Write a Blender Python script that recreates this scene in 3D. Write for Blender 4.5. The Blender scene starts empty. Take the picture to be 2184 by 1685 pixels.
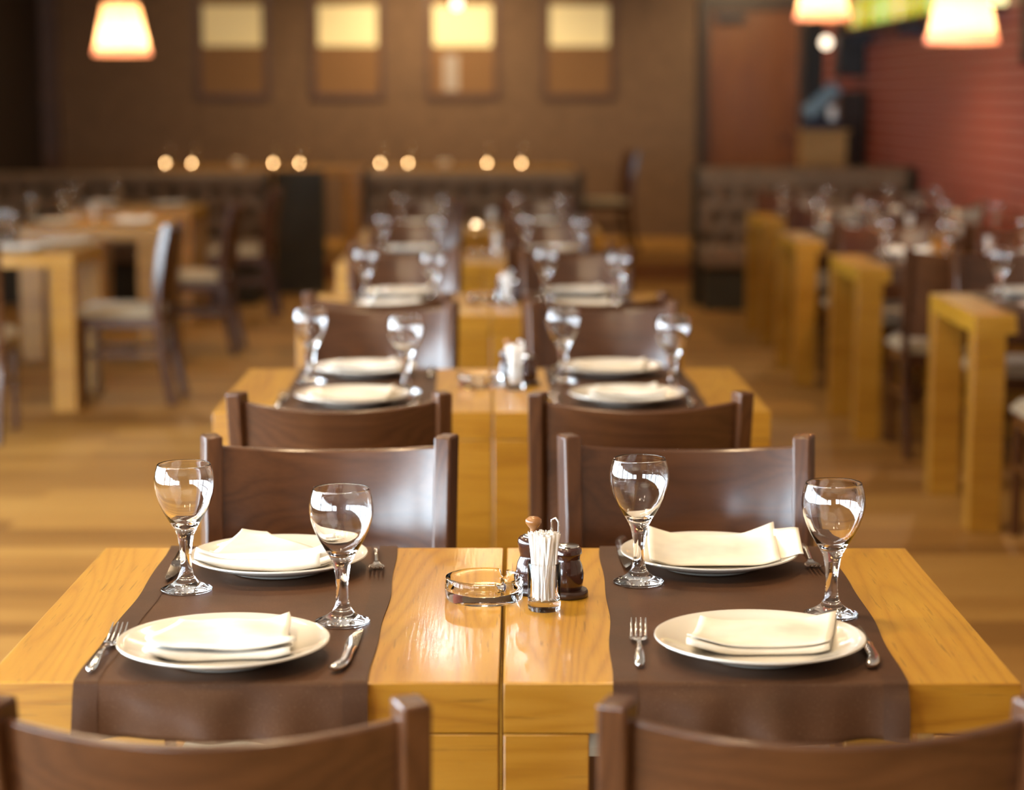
import bpy, bmesh, math, random
from math import sin, cos, pi, radians, sqrt
from mathutils import Vector, Matrix

S = bpy.context.scene
COL = S.collection
random.seed(11)

# ------------------------------------------------------------------ camera
cam_d = bpy.data.cameras.new('camera')
cam = bpy.data.objects.new('camera', cam_d)
COL.objects.link(cam)
cam.location = (0, 0, 1.478)
cam.rotation_euler = (pi / 2 - 0.1414, 0, -0.0068)
cam_d.sensor_width = 36
cam_d.lens = 36 * 4455.5 / 2184
cam_d.clip_end = 60
cam_d.dof.use_dof = True
cam_d.dof.focus_distance = 3.06
cam_d.dof.aperture_fstop = 2.65
S.camera = cam

# ------------------------------------------------------------------ exposure, world
S.view_settings.view_transform = 'Standard'
S.view_settings.look = 'None'
S.view_settings.gamma = 1
S.view_settings.use_curve_mapping = False
S.view_settings.exposure = -2.12
S.cycles.max_bounces = 24
S.cycles.transmission_bounces = 24
S.cycles.diffuse_bounces = 4
S.cycles.glossy_bounces = 5
S.cycles.sample_clamp_indirect = 150
S.cycles.blur_glossy = 0.5

W = bpy.data.worlds.new('World')
S.world = W
W.use_nodes = True
wn = W.node_tree
bg = wn.nodes['Background']
bg.inputs[0].default_value = (0.75, 0.885, 1.0, 1)
bg.inputs[1].default_value = 150.0

# room extents (metres)
XL, XR, YB, YF, ZC = -4.3, 3.0, 20.0, -5.0, 3.4
LEFT_WINDOWS = [(-4.75, -2.75), (-2.55, -0.55), (-0.35, 1.65), (1.85, 3.85), (4.05, 6.05), (6.25, 8.25)]
REAR_WINDOWS = [(-4.15, -2.1)]
WZ0, WZ1 = 0.40, 2.10


def add_light(name, kind, loc, energy, color, size=0.05, rot=None, **kw):
    d = bpy.data.lights.new(name, kind)
    d.energy = energy
    d.color = color
    o = bpy.data.objects.new(name, d)
    COL.objects.link(o)
    o.location = loc
    if rot:
        o.rotation_euler = rot
    if kind in ('POINT', 'SPOT'):
        d.shadow_soft_size = size
    for k, v in kw.items():
        setattr(d, k, v)
    return o


def portal(loc, rot, sx, sy):
    o = add_light('window_daylight', 'AREA', loc, 1, (1, 1, 1), rot=rot)
    o.data.shape = 'RECTANGLE'
    o.data.size, o.data.size_y = sx, sy
    o.data.cycles.is_portal = True


for y0, y1 in LEFT_WINDOWS:
    portal((XL - 0.02, (y0 + y1) / 2, (WZ0 + WZ1) / 2), (0, -pi / 2, 0), WZ1 - WZ0, y1 - y0)
for x0, x1 in REAR_WINDOWS:
    portal(((x0 + x1) / 2, YF - 0.02, (WZ0 + WZ1) / 2), (pi / 2, 0, 0), x1 - x0, WZ1 - WZ0)

WARM = (1.0, 0.72, 0.42)
# round ceiling lamps in two lines over the central tables
for yy in (0.8, 3.6, 6.6, 9.6, 12.6, 15.2):
    for xx in ((-0.33, 0.21) if 12 < yy < 13 else (-1.5, -0.1)):  # small white pair added to lay reflection strips on the front table
        o = add_light('unseen_ceiling_lamp', 'AREA', (xx, yy, ZC - 0.03), (38 if 12 < yy < 13 else 115 if yy < 9 else 45) if yy > 5 else 165, (1.0, 0.93, 0.86) if 12 < yy < 13 else WARM)
        o.data.shape = 'DISK'
        o.data.size = 0.13 if 12 < yy < 13 else 0.28
for xx in (-2.6, -1.2, 0.2):  # unseen lamps added to put glints in the raised wine glasses
    o = add_light('unseen_ceiling_lamp', 'AREA', (xx, 17.0, ZC - 0.03), 90, WARM)
    o.data.shape = 'DISK'
    o.data.size = 0.10
# spots washing the picture wall
for xx, e in ((-2.6, 120), (-0.75, 800), (0.1, 320), (2.3, 560)):
    add_light('picture_wall_spot', 'SPOT', (xx, 18.6, 2.9), e, (1.0, 0.76, 0.44), 0.04,
              rot=(radians(35), 0, 0), spot_size=radians(120), spot_blend=1.0)


# ------------------------------------------------------------------ node helpers
def new_mat(name):
    m = bpy.data.materials.new(name)
    m.use_nodes = True
    nt = m.node_tree
    return m, nt, nt.nodes['Principled BSDF']


def N(nt, typ, **kw):
    n = nt.nodes.new(typ)
    for k, v in kw.items():
        if k in n.inputs.keys():
            n.inputs[k].default_value = v
        else:
            setattr(n, k, v)
    return n


def L(nt, a, b):
    nt.links.new(a, b)


def ramp(nt, stops):
    r = nt.nodes.new('ShaderNodeValToRGB')
    e = r.color_ramp.elements
    while len(e) < len(stops):
        e.new(0.5)
    for el, (p, c) in zip(e, stops):
        el.position = p
        el.color = (*c, 1)
    return r


def plain(name, col, rough=0.5, metal=0.0, coat=0.0, spec=0.5, coat_r=0.1, sheen=0.0):
    m, nt, b = new_mat(name)
    b.inputs['Base Color'].default_value = (*col, 1)
    b.inputs['Roughness'].default_value = rough
    b.inputs['Metallic'].default_value = metal
    b.inputs['Coat Weight'].default_value = coat
    b.inputs['Coat Roughness'].default_value = coat_r
    b.inputs['Specular IOR Level'].default_value = spec
    b.inputs['Sheen Weight'].default_value = sheen
    return m


def wood(name, dark, mid, light, axis, scale=1.0, rough=0.35, coat=0.0, coat_r=0.15, pores=0.5, bump=0.08, rings=0.6, spec=0.5):
    """Grain that runs along AXIS (0, 1 or 2)."""
    m, nt, b = new_mat(name)
    tc = N(nt, 'ShaderNodeTexCoord')
    oi = N(nt, 'ShaderNodeObjectInfo')
    off = N(nt, 'ShaderNodeVectorMath', operation='SCALE')
    cmb = N(nt, 'ShaderNodeCombineXYZ')
    for i in range(3):
        L(nt, oi.outputs['Random'], cmb.inputs[i])
    L(nt, cmb.outputs[0], off.inputs[0])
    off.inputs['Scale'].default_value = 7.0
    add = N(nt, 'ShaderNodeVectorMath', operation='ADD')
    L(nt, tc.outputs['Object'], add.inputs[0])
    L(nt, off.outputs[0], add.inputs[1])

    def mapped(along, across):
        mp = N(nt, 'ShaderNodeMapping')
        sc = [across, across, across]
        sc[axis] = along
        mp.inputs['Scale'].default_value = [s * scale for s in sc]
        L(nt, add.outputs[0], mp.inputs['Vector'])
        return mp
    # cathedral rings: a wave across the grain, bent by a slow noise
    m1 = mapped(0.42, 5.0)
    n1 = N(nt, 'ShaderNodeTexNoise', Scale=1.0, Detail=2.0, Roughness=0.5)
    L(nt, m1.outputs[0], n1.inputs['Vector'])
    mul = N(nt, 'ShaderNodeMath', operation='MULTIPLY')
    mul.inputs[1].default_value = 150.0
    L(nt, n1.outputs['Fac'], mul.inputs[0])
    sn = N(nt, 'ShaderNodeMath', operation='SINE')
    L(nt, mul.outputs[0], sn.inputs[0])
    mr = N(nt, 'ShaderNodeMapRange')
    mr.inputs['From Min'].default_value = -1
    L(nt, sn.outputs[0], mr.inputs['Value'])
    pw = N(nt, 'ShaderNodeMath', operation='POWER')
    pw.inputs[1].default_value = 0.45
    L(nt, mr.outputs[0], pw.inputs[0])
    # broad colour drift
    m2 = mapped(0.8, 9.0)
    n2 = N(nt, 'ShaderNodeTexNoise', Scale=1.0, Detail=4.0, Roughness=0.6)
    L(nt, m2.outputs[0], n2.inputs['Vector'])
    # fine fibres
    m3 = mapped(9.0, 240.0)
    n3 = N(nt, 'ShaderNodeTexNoise', Scale=1.0, Detail=3.0, Roughness=0.6)
    L(nt, m3.outputs[0], n3.inputs['Vector'])
    mix1 = N(nt, 'ShaderNodeMix', data_type='FLOAT')
    mix1.inputs[0].default_value = 0.35 * rings
    L(nt, n2.outputs['Fac'], mix1.inputs[2])
    L(nt, pw.outputs[0], mix1.inputs[3])
    mix2 = N(nt, 'ShaderNodeMix', data_type='FLOAT')
    mix2.inputs[0].default_value = 0.25
    L(nt, mix1.outputs[0], mix2.inputs[2])
    L(nt, n3.outputs['Fac'], mix2.inputs[3])
    rp = ramp(nt, [(0.28, dark), (0.5, mid), (0.72, light)])
    L(nt, mix2.outputs[0], rp.inputs[0])
    # pores
    pr = N(nt, 'ShaderNodeMapRange')
    pr.inputs['From Min'].default_value = 0.60
    pr.inputs['From Max'].default_value = 0.70
    L(nt, n3.outputs['Fac'], pr.inputs['Value'])
    pm = N(nt, 'ShaderNodeMath', operation='MULTIPLY')
    pm.inputs[1].default_value = pores
    L(nt, pr.outputs[0], pm.inputs[0])
    mc = N(nt, 'ShaderNodeMix', data_type='RGBA')
    L(nt, pm.outputs[0], mc.inputs[0])
    L(nt, rp.outputs[0], mc.inputs[6])
    mc.inputs[7].default_value = (*[c * 0.55 for c in dark], 1)
    L(nt, mc.outputs[2], b.inputs['Base Color'])
    b.inputs['Roughness'].default_value = rough
    b.inputs['Coat Weight'].default_value = coat
    b.inputs['Coat Roughness'].default_value = coat_r
    b.inputs['Coat IOR'].default_value = 1.65
    b.inputs['Specular IOR Level'].default_value = spec
    bp = N(nt, 'ShaderNodeBump')
    bp.inputs['Strength'].default_value = bump
    bp.inputs['Distance'].default_value = 0.002
    L(nt, n3.outputs['Fac'], bp.inputs['Height'])
    L(nt, bp.outputs[0], b.inputs['Normal'])
    L(nt, bp.outputs[0], b.inputs['Coat Normal'])
    return m


OAK = ((0.32, 0.135, 0.005), (0.46, 0.232, 0.012), (0.55, 0.305, 0.026))
M = {}
M['oak_top'] = wood('oak_top', *OAK, axis=1, rough=0.42, coat=0.4, coat_r=0.10, pores=0.65)
M['oak_front'] = wood('oak_front', *[(k[0] * 0.86, k[1] * 0.79, k[2] * 1.1) for k in OAK], axis=0, rough=0.38, coat=0.2, coat_r=0.2, pores=0.5)
DK = ((0.036, 0.0115, 0.004), (0.070, 0.0245, 0.008), (0.115, 0.043, 0.014))
M['mahogany'] = wood('mahogany', *DK, axis=0, rough=0.42, coat=0.85, coat_r=0.18, spec=0.12, pores=0.2, bump=0.03, rings=0.45)
M['mahogany_post'] = wood('mahogany_post', *DK, axis=2, rough=0.42, coat=0.6, coat_r=0.18, spec=0.12, pores=0.2, bump=0.03)
M['cushion'] = plain('cushion', (0.36, 0.29, 0.19), 0.85, sheen=0.2)
M['steel'] = plain('steel', (0.78, 0.77, 0.75), 0.13, metal=1.0)
M['porcelain'] = plain('porcelain', (0.73, 0.69, 0.61), 0.12, coat=0.4, coat_r=0.04)
M['pepper_wood'] = plain('pepper_wood', (0.045, 0.012, 0.006), 0.2, coat=0.8, coat_r=0.08)
M['knob_wood'] = plain('knob_wood', (0.30, 0.13, 0.04), 0.3, coat=0.5)
M['stand_wood'] = plain('stand_wood', (0.05, 0.022, 0.012), 0.3, coat=0.4)
M['paper'] = plain('paper', (0.88, 0.87, 0.84), 0.6)
M['black'] = plain('black', (0.012, 0.011, 0.010), 0.45)
M['dark_frame'] = wood('dark_frame', (0.05, 0.02, 0.01), (0.08, 0.034, 0.015), (0.11, 0.05, 0.02), axis=0, rough=0.4)
M['print_brown'] = plain('print_brown', (0.20, 0.105, 0.045), 0.6, spec=0.2)
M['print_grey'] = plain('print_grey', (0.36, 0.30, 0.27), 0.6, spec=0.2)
M['print_cream'] = plain('print_cream', (0.90, 0.80, 0.50), 0.6, spec=0.2)
M['door_wood'] = wood('door_wood', (0.085, 0.025, 0.005), (0.13, 0.041, 0.009), (0.17, 0.060, 0.014), axis=2, rough=0.4, coat=0.2, scale=0.5)
M['door_frame'] = plain('door_frame', (0.03, 0.015, 0.008), 0.5)
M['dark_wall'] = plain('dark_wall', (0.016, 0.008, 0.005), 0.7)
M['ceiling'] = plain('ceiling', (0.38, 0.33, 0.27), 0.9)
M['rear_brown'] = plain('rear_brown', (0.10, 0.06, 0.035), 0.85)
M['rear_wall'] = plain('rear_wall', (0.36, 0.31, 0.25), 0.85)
M['near_wall'] = plain('near_wall', (0.22, 0.15, 0.10), 0.8)
M['riser'] = wood('riser', (0.16, 0.055, 0.010), (0.24, 0.09, 0.018), (0.30, 0.12, 0.03), axis=0, rough=0.4)
M['window_frame'] = plain('window_frame', (0.10, 0.06, 0.04), 0.4)
M['metal_dark'] = plain('metal_dark', (0.05, 0.05, 0.055), 0.35, metal=0.6)
M['screen_blue'] = plain('screen_blue', (0.16, 0.24, 0.30), 0.2, coat=0.5)
M['navy'] = plain('navy', (0.010, 0.014, 0.035), 0.35)
M['ochre_wood'] = wood('ochre_wood', (0.26, 0.12, 0.025), (0.36, 0.18, 0.045), (0.44, 0.23, 0.06), axis=0, rough=0.5)


def cloth(name, col, rough, bump, scale, lint=0.0, stitch=None, spec=0.4, sheen=0.0):
    m, nt, b = new_mat(name)
    tc = N(nt, 'ShaderNodeTexCoord')
    n1 = N(nt, 'ShaderNodeTexNoise', Scale=scale, Detail=4.0, Roughness=0.65)
    L(nt, tc.outputs['Object'], n1.inputs['Vector'])
    n2 = N(nt, 'ShaderNodeTexNoise', Scale=9.0, Detail=3.0, Roughness=0.6)
    L(nt, tc.outputs['Object'], n2.inputs['Vector'])
    rp = ramp(nt, [(0.3, tuple(c * 0.82 for c in col)), (0.7, tuple(c * 1.16 for c in col))])
    L(nt, n2.outputs['Fac'], rp.inputs[0])
    out = rp.outputs[0]
    if lint:
        mr = N(nt, 'ShaderNodeMapRange')
        mr.inputs['From Min'].default_value = 0.56
        mr.inputs['From Max'].default_value = 0.72
        L(nt, n1.outputs['Fac'], mr.inputs['Value'])
        mm = N(nt, 'ShaderNodeMath', operation='MULTIPLY')
        mm.inputs[1].default_value = lint
        L(nt, mr.outputs[0], mm.inputs[0])
        mx = N(nt, 'ShaderNodeMix', data_type='RGBA')
        L(nt, mm.outputs[0], mx.inputs[0])
        L(nt, out, mx.inputs[6])
        mx.inputs[7].default_value = (0.42, 0.29, 0.17, 1)
        out = mx.outputs[2]
    L(nt, out, b.inputs['Base Color'])
    b.inputs['Roughness'].default_value = rough
    b.inputs['Specular IOR Level'].default_value = spec
    b.inputs['Sheen Weight'].default_value = sheen
    bp = N(nt, 'ShaderNodeBump')
    bp.inputs['Strength'].default_value = bump
    bp.inputs['Distance'].default_value = 0.001
    L(nt, n1.outputs['Fac'], bp.inputs['Height'])
    L(nt, bp.outputs[0], b.inputs['Normal'])
    return m


M['runner'] = cloth('runner', (0.080, 0.036, 0.017), 0.52, 0.25, 420, lint=0.12, spec=0.14)
M['hem'] = cloth('hem', (0.066, 0.030, 0.015), 0.52, 0.3, 420, lint=0.08, spec=0.16)
M['napkin'] = cloth('napkin', (0.76, 0.71, 0.61), 0.9, 0.12, 900)
M['napkin_white'] = cloth('napkin_white', (0.76, 0.74, 0.69), 0.9, 0.12, 900)
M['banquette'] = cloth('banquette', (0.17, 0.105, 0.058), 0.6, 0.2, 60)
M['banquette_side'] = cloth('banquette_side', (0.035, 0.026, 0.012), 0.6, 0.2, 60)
M['brown_wall'] = cloth('brown_wall', (0.145, 0.083, 0.046), 0.75, 0.1, 50)

# glass: clear, refracting
m, nt, b = new_mat('glass')
nt.nodes.remove(b)
g = N(nt, 'ShaderNodeBsdfGlass', IOR=1.47, Roughness=0.0)
L(nt, g.outputs[0], nt.nodes['Material Output'].inputs['Surface'])
M['glass'] = m
m, nt, b = new_mat('thick_glass')
nt.nodes.remove(b)
g = N(nt, 'ShaderNodeBsdfGlass', IOR=1.30, Roughness=0.0)
L(nt, g.outputs[0], nt.nodes['Material Output'].inputs['Surface'])
M['thick_glass'] = m

# window pane: see-through with a faint reflection
m, nt, b = new_mat('window_pane')
nt.nodes.remove(b)
t = N(nt, 'ShaderNodeBsdfTransparent')
gl = N(nt, 'ShaderNodeBsdfGlossy', Roughness=0.0)
mx = N(nt, 'ShaderNodeMixShader')
mx.inputs[0].default_value = 0.06
L(nt, t.outputs[0], mx.inputs[1])
L(nt, gl.outputs[0], mx.inputs[2])
L(nt, mx.outputs[0], nt.nodes['Material Output'].inputs['Surface'])
M['window_pane'] = m

# lamp shade: thin cloth lit from inside
def shade_mat(name, tcol, dcol, fac, glow):
    m, nt, b = new_mat(name)
    nt.nodes.remove(b)
    tr = N(nt, 'ShaderNodeBsdfTranslucent')
    tr.inputs['Color'].default_value = (*tcol, 1)
    df = N(nt, 'ShaderNodeBsdfDiffuse')
    df.inputs['Color'].default_value = (*dcol, 1)
    mx = N(nt, 'ShaderNodeMixShader')
    mx.inputs[0].default_value = fac
    L(nt, df.outputs[0], mx.inputs[1])
    L(nt, tr.outputs[0], mx.inputs[2])
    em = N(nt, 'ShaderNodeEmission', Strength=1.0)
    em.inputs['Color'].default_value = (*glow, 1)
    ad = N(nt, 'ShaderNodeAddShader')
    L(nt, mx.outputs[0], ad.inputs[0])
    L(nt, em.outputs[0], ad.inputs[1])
    L(nt, ad.outputs[0], nt.nodes['Material Output'].inputs['Surface'])
    M[name] = m


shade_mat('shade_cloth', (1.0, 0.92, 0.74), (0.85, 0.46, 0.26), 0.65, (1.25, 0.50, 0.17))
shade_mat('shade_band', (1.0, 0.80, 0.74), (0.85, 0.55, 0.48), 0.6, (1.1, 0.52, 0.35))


def emit(name, col, strength):
    m, nt, b = new_mat(name)
    b.inputs['Base Color'].default_value = (*col, 1)
    b.inputs['Emission Color'].default_value = (*col, 1)
    b.inputs['Emission Strength'].default_value = strength
    return m


M['bulb'] = emit('bulb', (1.0, 0.78, 0.5), 30)
M['small_bulb'] = emit('small_bulb', (1.0, 0.82, 0.6), 14)
M['glow_core'] = emit('glow_core', (1.0, 0.60, 0.25), 330)  # glow of the cups added on the raised tables
M['shelf_light'] = emit('shelf_light', (0.78, 0.70, 0.32), 8)
for k, c in dict(green=(0.35, 0.60, 0.12), amber=(0.75, 0.50, 0.10), pale=(0.75, 0.85, 0.55)).items():
    mm = plain('bottle_' + k, c, 0.05)
    mm.node_tree.nodes['Principled BSDF'].inputs['Transmission Weight'].default_value = 0.85
    M['bottle_' + k] = mm

# floor planks across the room
m, nt, b = new_mat('floor_planks')
tc = N(nt, 'ShaderNodeTexCoord')
mp = N(nt, 'ShaderNodeMapping')
mp.inputs['Scale'].default_value = (1, 1, 1)
L(nt, tc.outputs['Object'], mp.inputs['Vector'])
br = N(nt, 'ShaderNodeTexBrick', offset=0.37, offset_frequency=2)
br.inputs['Color1'].default_value = (0, 0, 0, 1)
br.inputs['Color2'].default_value = (1, 1, 1, 1)
br.inputs['Mortar'].default_value = (0.5, 0.5, 0.5, 1)
br.inputs['Scale'].default_value = 1.0
br.inputs['Mortar Size'].default_value = 0.0015
br.inputs['Brick Width'].default_value = 1.7
br.inputs['Row Height'].default_value = 0.145
L(nt, mp.outputs[0], br.inputs['Vector'])
mp2 = N(nt, 'ShaderNodeMapping')
mp2.inputs['Scale'].default_value = (1.5, 22, 1)
L(nt, tc.outputs['Object'], mp2.inputs['Vector'])
n2 = N(nt, 'ShaderNodeTexNoise', Scale=1.0, Detail=5.0, Roughness=0.6)
L(nt, mp2.outputs[0], n2.inputs['Vector'])
mx = N(nt, 'ShaderNodeMix', data_type='FLOAT')
mx.inputs[0].default_value = 0.45
L(nt, br.outputs['Color'], mx.inputs[2])
L(nt, n2.outputs['Fac'], mx.inputs[3])
rp = ramp(nt, [(0.15, (0.17, 0.074, 0.013)), (0.5, (0.30, 0.146, 0.030)), (0.85, (0.40, 0.217, 0.052))])
L(nt, mx.outputs[0], rp.inputs[0])
L(nt, rp.outputs[0], b.inputs['Base Color'])
b.inputs['Roughness'].default_value = 0.55
b.inputs['Specular IOR Level'].default_value = 0.25
M['floor'] = m

# red painted boards
M['red'] = plain('red_board', (0.36, 0.112, 0.078), 0.4, coat=0.3, coat_r=0.3)
M['red_groove'] = plain('red_groove', (0.26, 0.012, 0.008), 0.7)


# ------------------------------------------------------------------ mesh helpers
class MB:
    def __init__(self):
        self.v, self.f = [], []

    def add(self, vs, fs):
        n = len(self.v)
        self.v += [tuple(v) for v in vs]
        self.f += [tuple(i + n for i in f) for f in fs]
        return self

    def box(self, x0, x1, y0, y1, z0, z1):
        vs = [(x0, y0, z0), (x1, y0, z0), (x1, y1, z0), (x0, y1, z0), (x0, y0, z1), (x1, y0, z1), (x1, y1, z1), (x0, y1, z1)]
        return self.add(vs, [(0, 3, 2, 1), (4, 5, 6, 7), (0, 1, 5, 4), (1, 2, 6, 5), (2, 3, 7, 6), (3, 0, 4, 7)])

    def lathe(self, prof, seg=48, c=(0, 0, 0)):
        """PROF: (r, z) from the axis outwards and back; r == 0 closes on the axis."""
        vs, idx = [], []
        for r, z in prof:
            if r <= 1e-7:
                idx.append([len(vs)] * seg)
                vs.append((c[0], c[1], c[2] + z))
            else:
                idx.append(list(range(len(vs), len(vs) + seg)))
                vs += [(c[0] + r * cos(2 * pi * k / seg), c[1] + r * sin(2 * pi * k / seg), c[2] + z) for k in range(seg)]
        fs = []
        for a, bb in zip(idx, idx[1:]):
            for k in range(seg):
                q = [a[k], a[(k + 1) % seg], bb[(k + 1) % seg], bb[k]]
                q = [x for i, x in enumerate(q) if x != q[i - 1]]
                if len(q) > 2:
                    fs.append(q)
        return self.add(vs, fs)

    def rings(self, rings, cap=True):
        """Closed cross sections (equal counts) joined along their order."""
        n = len(rings[0])
        vs = [p for r in rings for p in r]
        fs = []
        for i in range(len(rings) - 1):
            for k in range(n):
                fs.append((i * n + k, i * n + (k + 1) % n, (i + 1) * n + (k + 1) % n, (i + 1) * n + k))
        if cap:
            fs.append(tuple(range(n))[::-1])
            fs.append(tuple(range((len(rings) - 1) * n, len(rings) * n)))
        return self.add(vs, fs)

    def grid(self, nx, ny, fn):
        vs = [fn(i / nx, j / ny) for j in range(ny + 1) for i in range(nx + 1)]
        fs = [(j * (nx + 1) + i, j * (nx + 1) + i + 1, (j + 1) * (nx + 1) + i + 1, (j + 1) * (nx + 1) + i) for j in range(ny) for i in range(nx)]
        return self.add(vs, fs)

    def tube(self, pts, rad, seg=10):
        pts = [Vector(p) for p in pts]
        rings = []
        for i, p in enumerate(pts):
            d = (pts[min(i + 1, len(pts) - 1)] - pts[max(i - 1, 0)]).normalized()
            u = d.orthogonal().normalized() if i == 0 else (u - d * u.dot(d)).normalized()
            w = d.cross(u)
            r = rad[i] if isinstance(rad, (list, tuple)) else rad
            rings.append([p + (u * cos(2 * pi * k / seg) + w * sin(2 * pi * k / seg)) * r for k in range(seg)])
        return self.rings(rings)

    def build(self, name, mat, parent=None, smooth=None, bevel=0, bseg=2, solid=0, soff=0, sub=0, fix=True):
        me = bpy.data.meshes.new(name)
        me.from_pydata(self.v, [], self.f)
        if fix:
            bm = bmesh.new()
            bm.from_mesh(me)
            bmesh.ops.recalc_face_normals(bm, faces=bm.faces)
            bm.to_mesh(me)
            bm.free()
        me.materials.append(M[mat] if isinstance(mat, str) else mat)
        if smooth:
            me.shade_smooth()
            if smooth < 180:
                me.set_sharp_from_angle(angle=radians(smooth))
        o = bpy.data.objects.new(name, me)
        COL.objects.link(o)
        if parent:
            o.parent = parent
        if solid:
            md = o.modifiers.new('solid', 'SOLIDIFY')
            md.thickness = solid
            md.offset = soff
        if bevel:
            md = o.modifiers.new('edge', 'BEVEL')
            md.width = bevel
            md.segments = bseg
            md.limit_method = 'ANGLE'
            md.angle_limit = radians(40)
            me.shade_smooth()
            md.harden_normals = False
            me.set_sharp_from_angle(angle=radians(60))
        if sub:
            md = o.modifiers.new('sub', 'SUBSURF')
            md.levels = md.render_levels = sub
        return o


def box_mb(*a):
    return MB().box(*a)


def empty(name, loc=(0, 0, 0), rz=0.0):
    o = bpy.data.objects.new(name, None)
    COL.objects.link(o)
    o.location = loc
    o.rotation_euler = (0, 0, rz)
    o.empty_display_size = 0.05
    return o


def tag(o, label, cat, group=None, kind=None):
    o['label'] = label
    o['category'] = cat
    if group:
        o['group'] = group
    elif 'group' in o:
        del o['group']
    if kind:
        o['kind'] = kind
    return o


def structure(o):
    o['kind'] = 'structure'
    return o


def copy_tree(o, parent=None):
    c = o.copy()
    COL.objects.link(c)
    if parent:
        c.parent = parent
    for ch in o.children:
        copy_tree(ch, c)
    return c


class Kind:
    """First use places the original, every later use a copy of it and of its parts."""
    def __init__(self, make):
        self.make, self.o, self.used = make, None, False

    def put(self, x, y, z, rz, label, cat, group=None):
        if self.o is None:
            self.o = self.make()
        o = copy_tree(self.o) if self.used else self.o
        self.used = True
        o.location = (x, y, z)
        o.rotation_euler = (0, 0, rz)
        tag(o, label, cat, group)
        return o


# ------------------------------------------------------------------ the room
structure(box_mb(XL - 0.2, XR + 0.2, YF - 0.2, 17.0, -0.1, 0).build('floor', 'floor'))
fr_ = structure(box_mb(XL - 0.1, XR + 0.1, 17.0, YB + 0.1, -0.1, 0.15).build('floor_raised', 'floor'))
structure(box_mb(XL, XR, 16.985, 17.0, 0, 0.152).build('trim_1', 'riser'))
structure(box_mb(XL - 0.2, XR + 0.2, YF - 0.2, YB + 0.2, ZC, ZC + 0.1).build('ceiling', 'ceiling'))


def pierced(name, mat, holes, a0, a1, axis, p0, p1):
    """A wall along AXIS between a0 and a1 with window holes."""
    w = MB()

    def seg(s0, s1, z0, z1):
        if axis == 'y':
            w.box(p0, p1, s0, s1, z0, z1)
        else:
            w.box(s0, s1, p0, p1, z0, z1)
    cur = a0
    for h0, h1 in holes:
        seg(cur, h0, 0, ZC)
        seg(h0, h1, 0, WZ0)
        seg(h0, h1, WZ1, ZC)
        cur = h1
    seg(cur, a1, 0, ZC)
    return structure(w.build(name, mat))


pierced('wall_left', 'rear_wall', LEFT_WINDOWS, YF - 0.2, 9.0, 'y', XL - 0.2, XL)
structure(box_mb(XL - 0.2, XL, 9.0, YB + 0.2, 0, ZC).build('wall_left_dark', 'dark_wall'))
pierced('wall_rear', 'rear_brown', REAR_WINDOWS, XL - 0.2, XR + 0.2, 'x', YF - 0.2, YF)
structure(box_mb(XL - 0.2, XR + 0.2, YB, YB + 0.2, 0, ZC).build('wall_back', 'brown_wall'))
structure(box_mb(XL, XL + 0.16, YB - 0.1, YB, 0.15, ZC).build('trim_2', 'dark_frame'))

# red board wall: boards 83 mm high with narrow grooves between them
structure(box_mb(XR, XR + 0.2, YF - 0.2, 8.2, 0, ZC).build('wall_right_near', 'near_wall'))
structure(box_mb(XR + 0.012, XR + 0.2, 8.2, YB + 0.2, 0, ZC).build('wall_right', 'red_groove'))
bd = MB()
z = 0.0
pitch = 0.0835
while z < ZC - 0.01:
    z1 = min(z + pitch - 0.024, ZC)
    bd.rings([[(XR, y, z + 0.002), (XR, y, z1 - 0.002), (XR + 0.003, y, z1), (XR + 0.014, y, z1), (XR + 0.014, y, z), (XR + 0.003, y, z)] for y in (8.2, YB)])
    z += pitch
structure(bd.build('wall_right_boards', 'red'))

for n, (y0, y1) in enumerate(LEFT_WINDOWS + REAR_WINDOWS):
    side = n < len(LEFT_WINDOWS)
    fm = MB()
    cx = (y0 + y1) / 2

    def bar(s0, s1, z0, z1, d=0.07):
        if side:
            fm.box(XL - 0.15, XL - 0.15 + d, s0, s1, z0, z1)
        else:
            fm.box(s0, s1, YF - 0.15, YF - 0.15 + d, z0, z1)
    bar(y0, y0 + 0.06, WZ0, WZ1)
    bar(y1 - 0.06, y1, WZ0, WZ1)
    bar(y0 + 0.06, y1 - 0.06, WZ0, WZ0 + 0.06)
    bar(y0 + 0.06, y1 - 0.06, WZ1 - 0.06, WZ1)
    bar(cx - 0.06, cx + 0.06, WZ0 + 0.06, WZ1 - 0.06)
    for q_ in (0.25, 0.75):
        bar(y0 + (y1 - y0) * q_ - 0.025, y0 + (y1 - y0) * q_ + 0.025, 1.27, WZ1 - 0.06)
    bar(y0 + 0.06, cx - 0.06, 1.20, 1.27)
    bar(cx + 0.06, y1 - 0.06, 1.20, 1.27)
    wo = structure(fm.build('window_%d' % (n + 1), 'window_frame'))
    pn = MB()
    if side:
        pn.box(XL - 0.12, XL - 0.114, y0 + 0.05, y1 - 0.05, WZ0 + 0.05, WZ1 - 0.05)
    else:
        pn.box(y0 + 0.05, y1 - 0.05, YF - 0.12, YF - 0.114, WZ0 + 0.05, WZ1 - 0.05)
    pn.build('pane', 'window_pane', wo)

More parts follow.
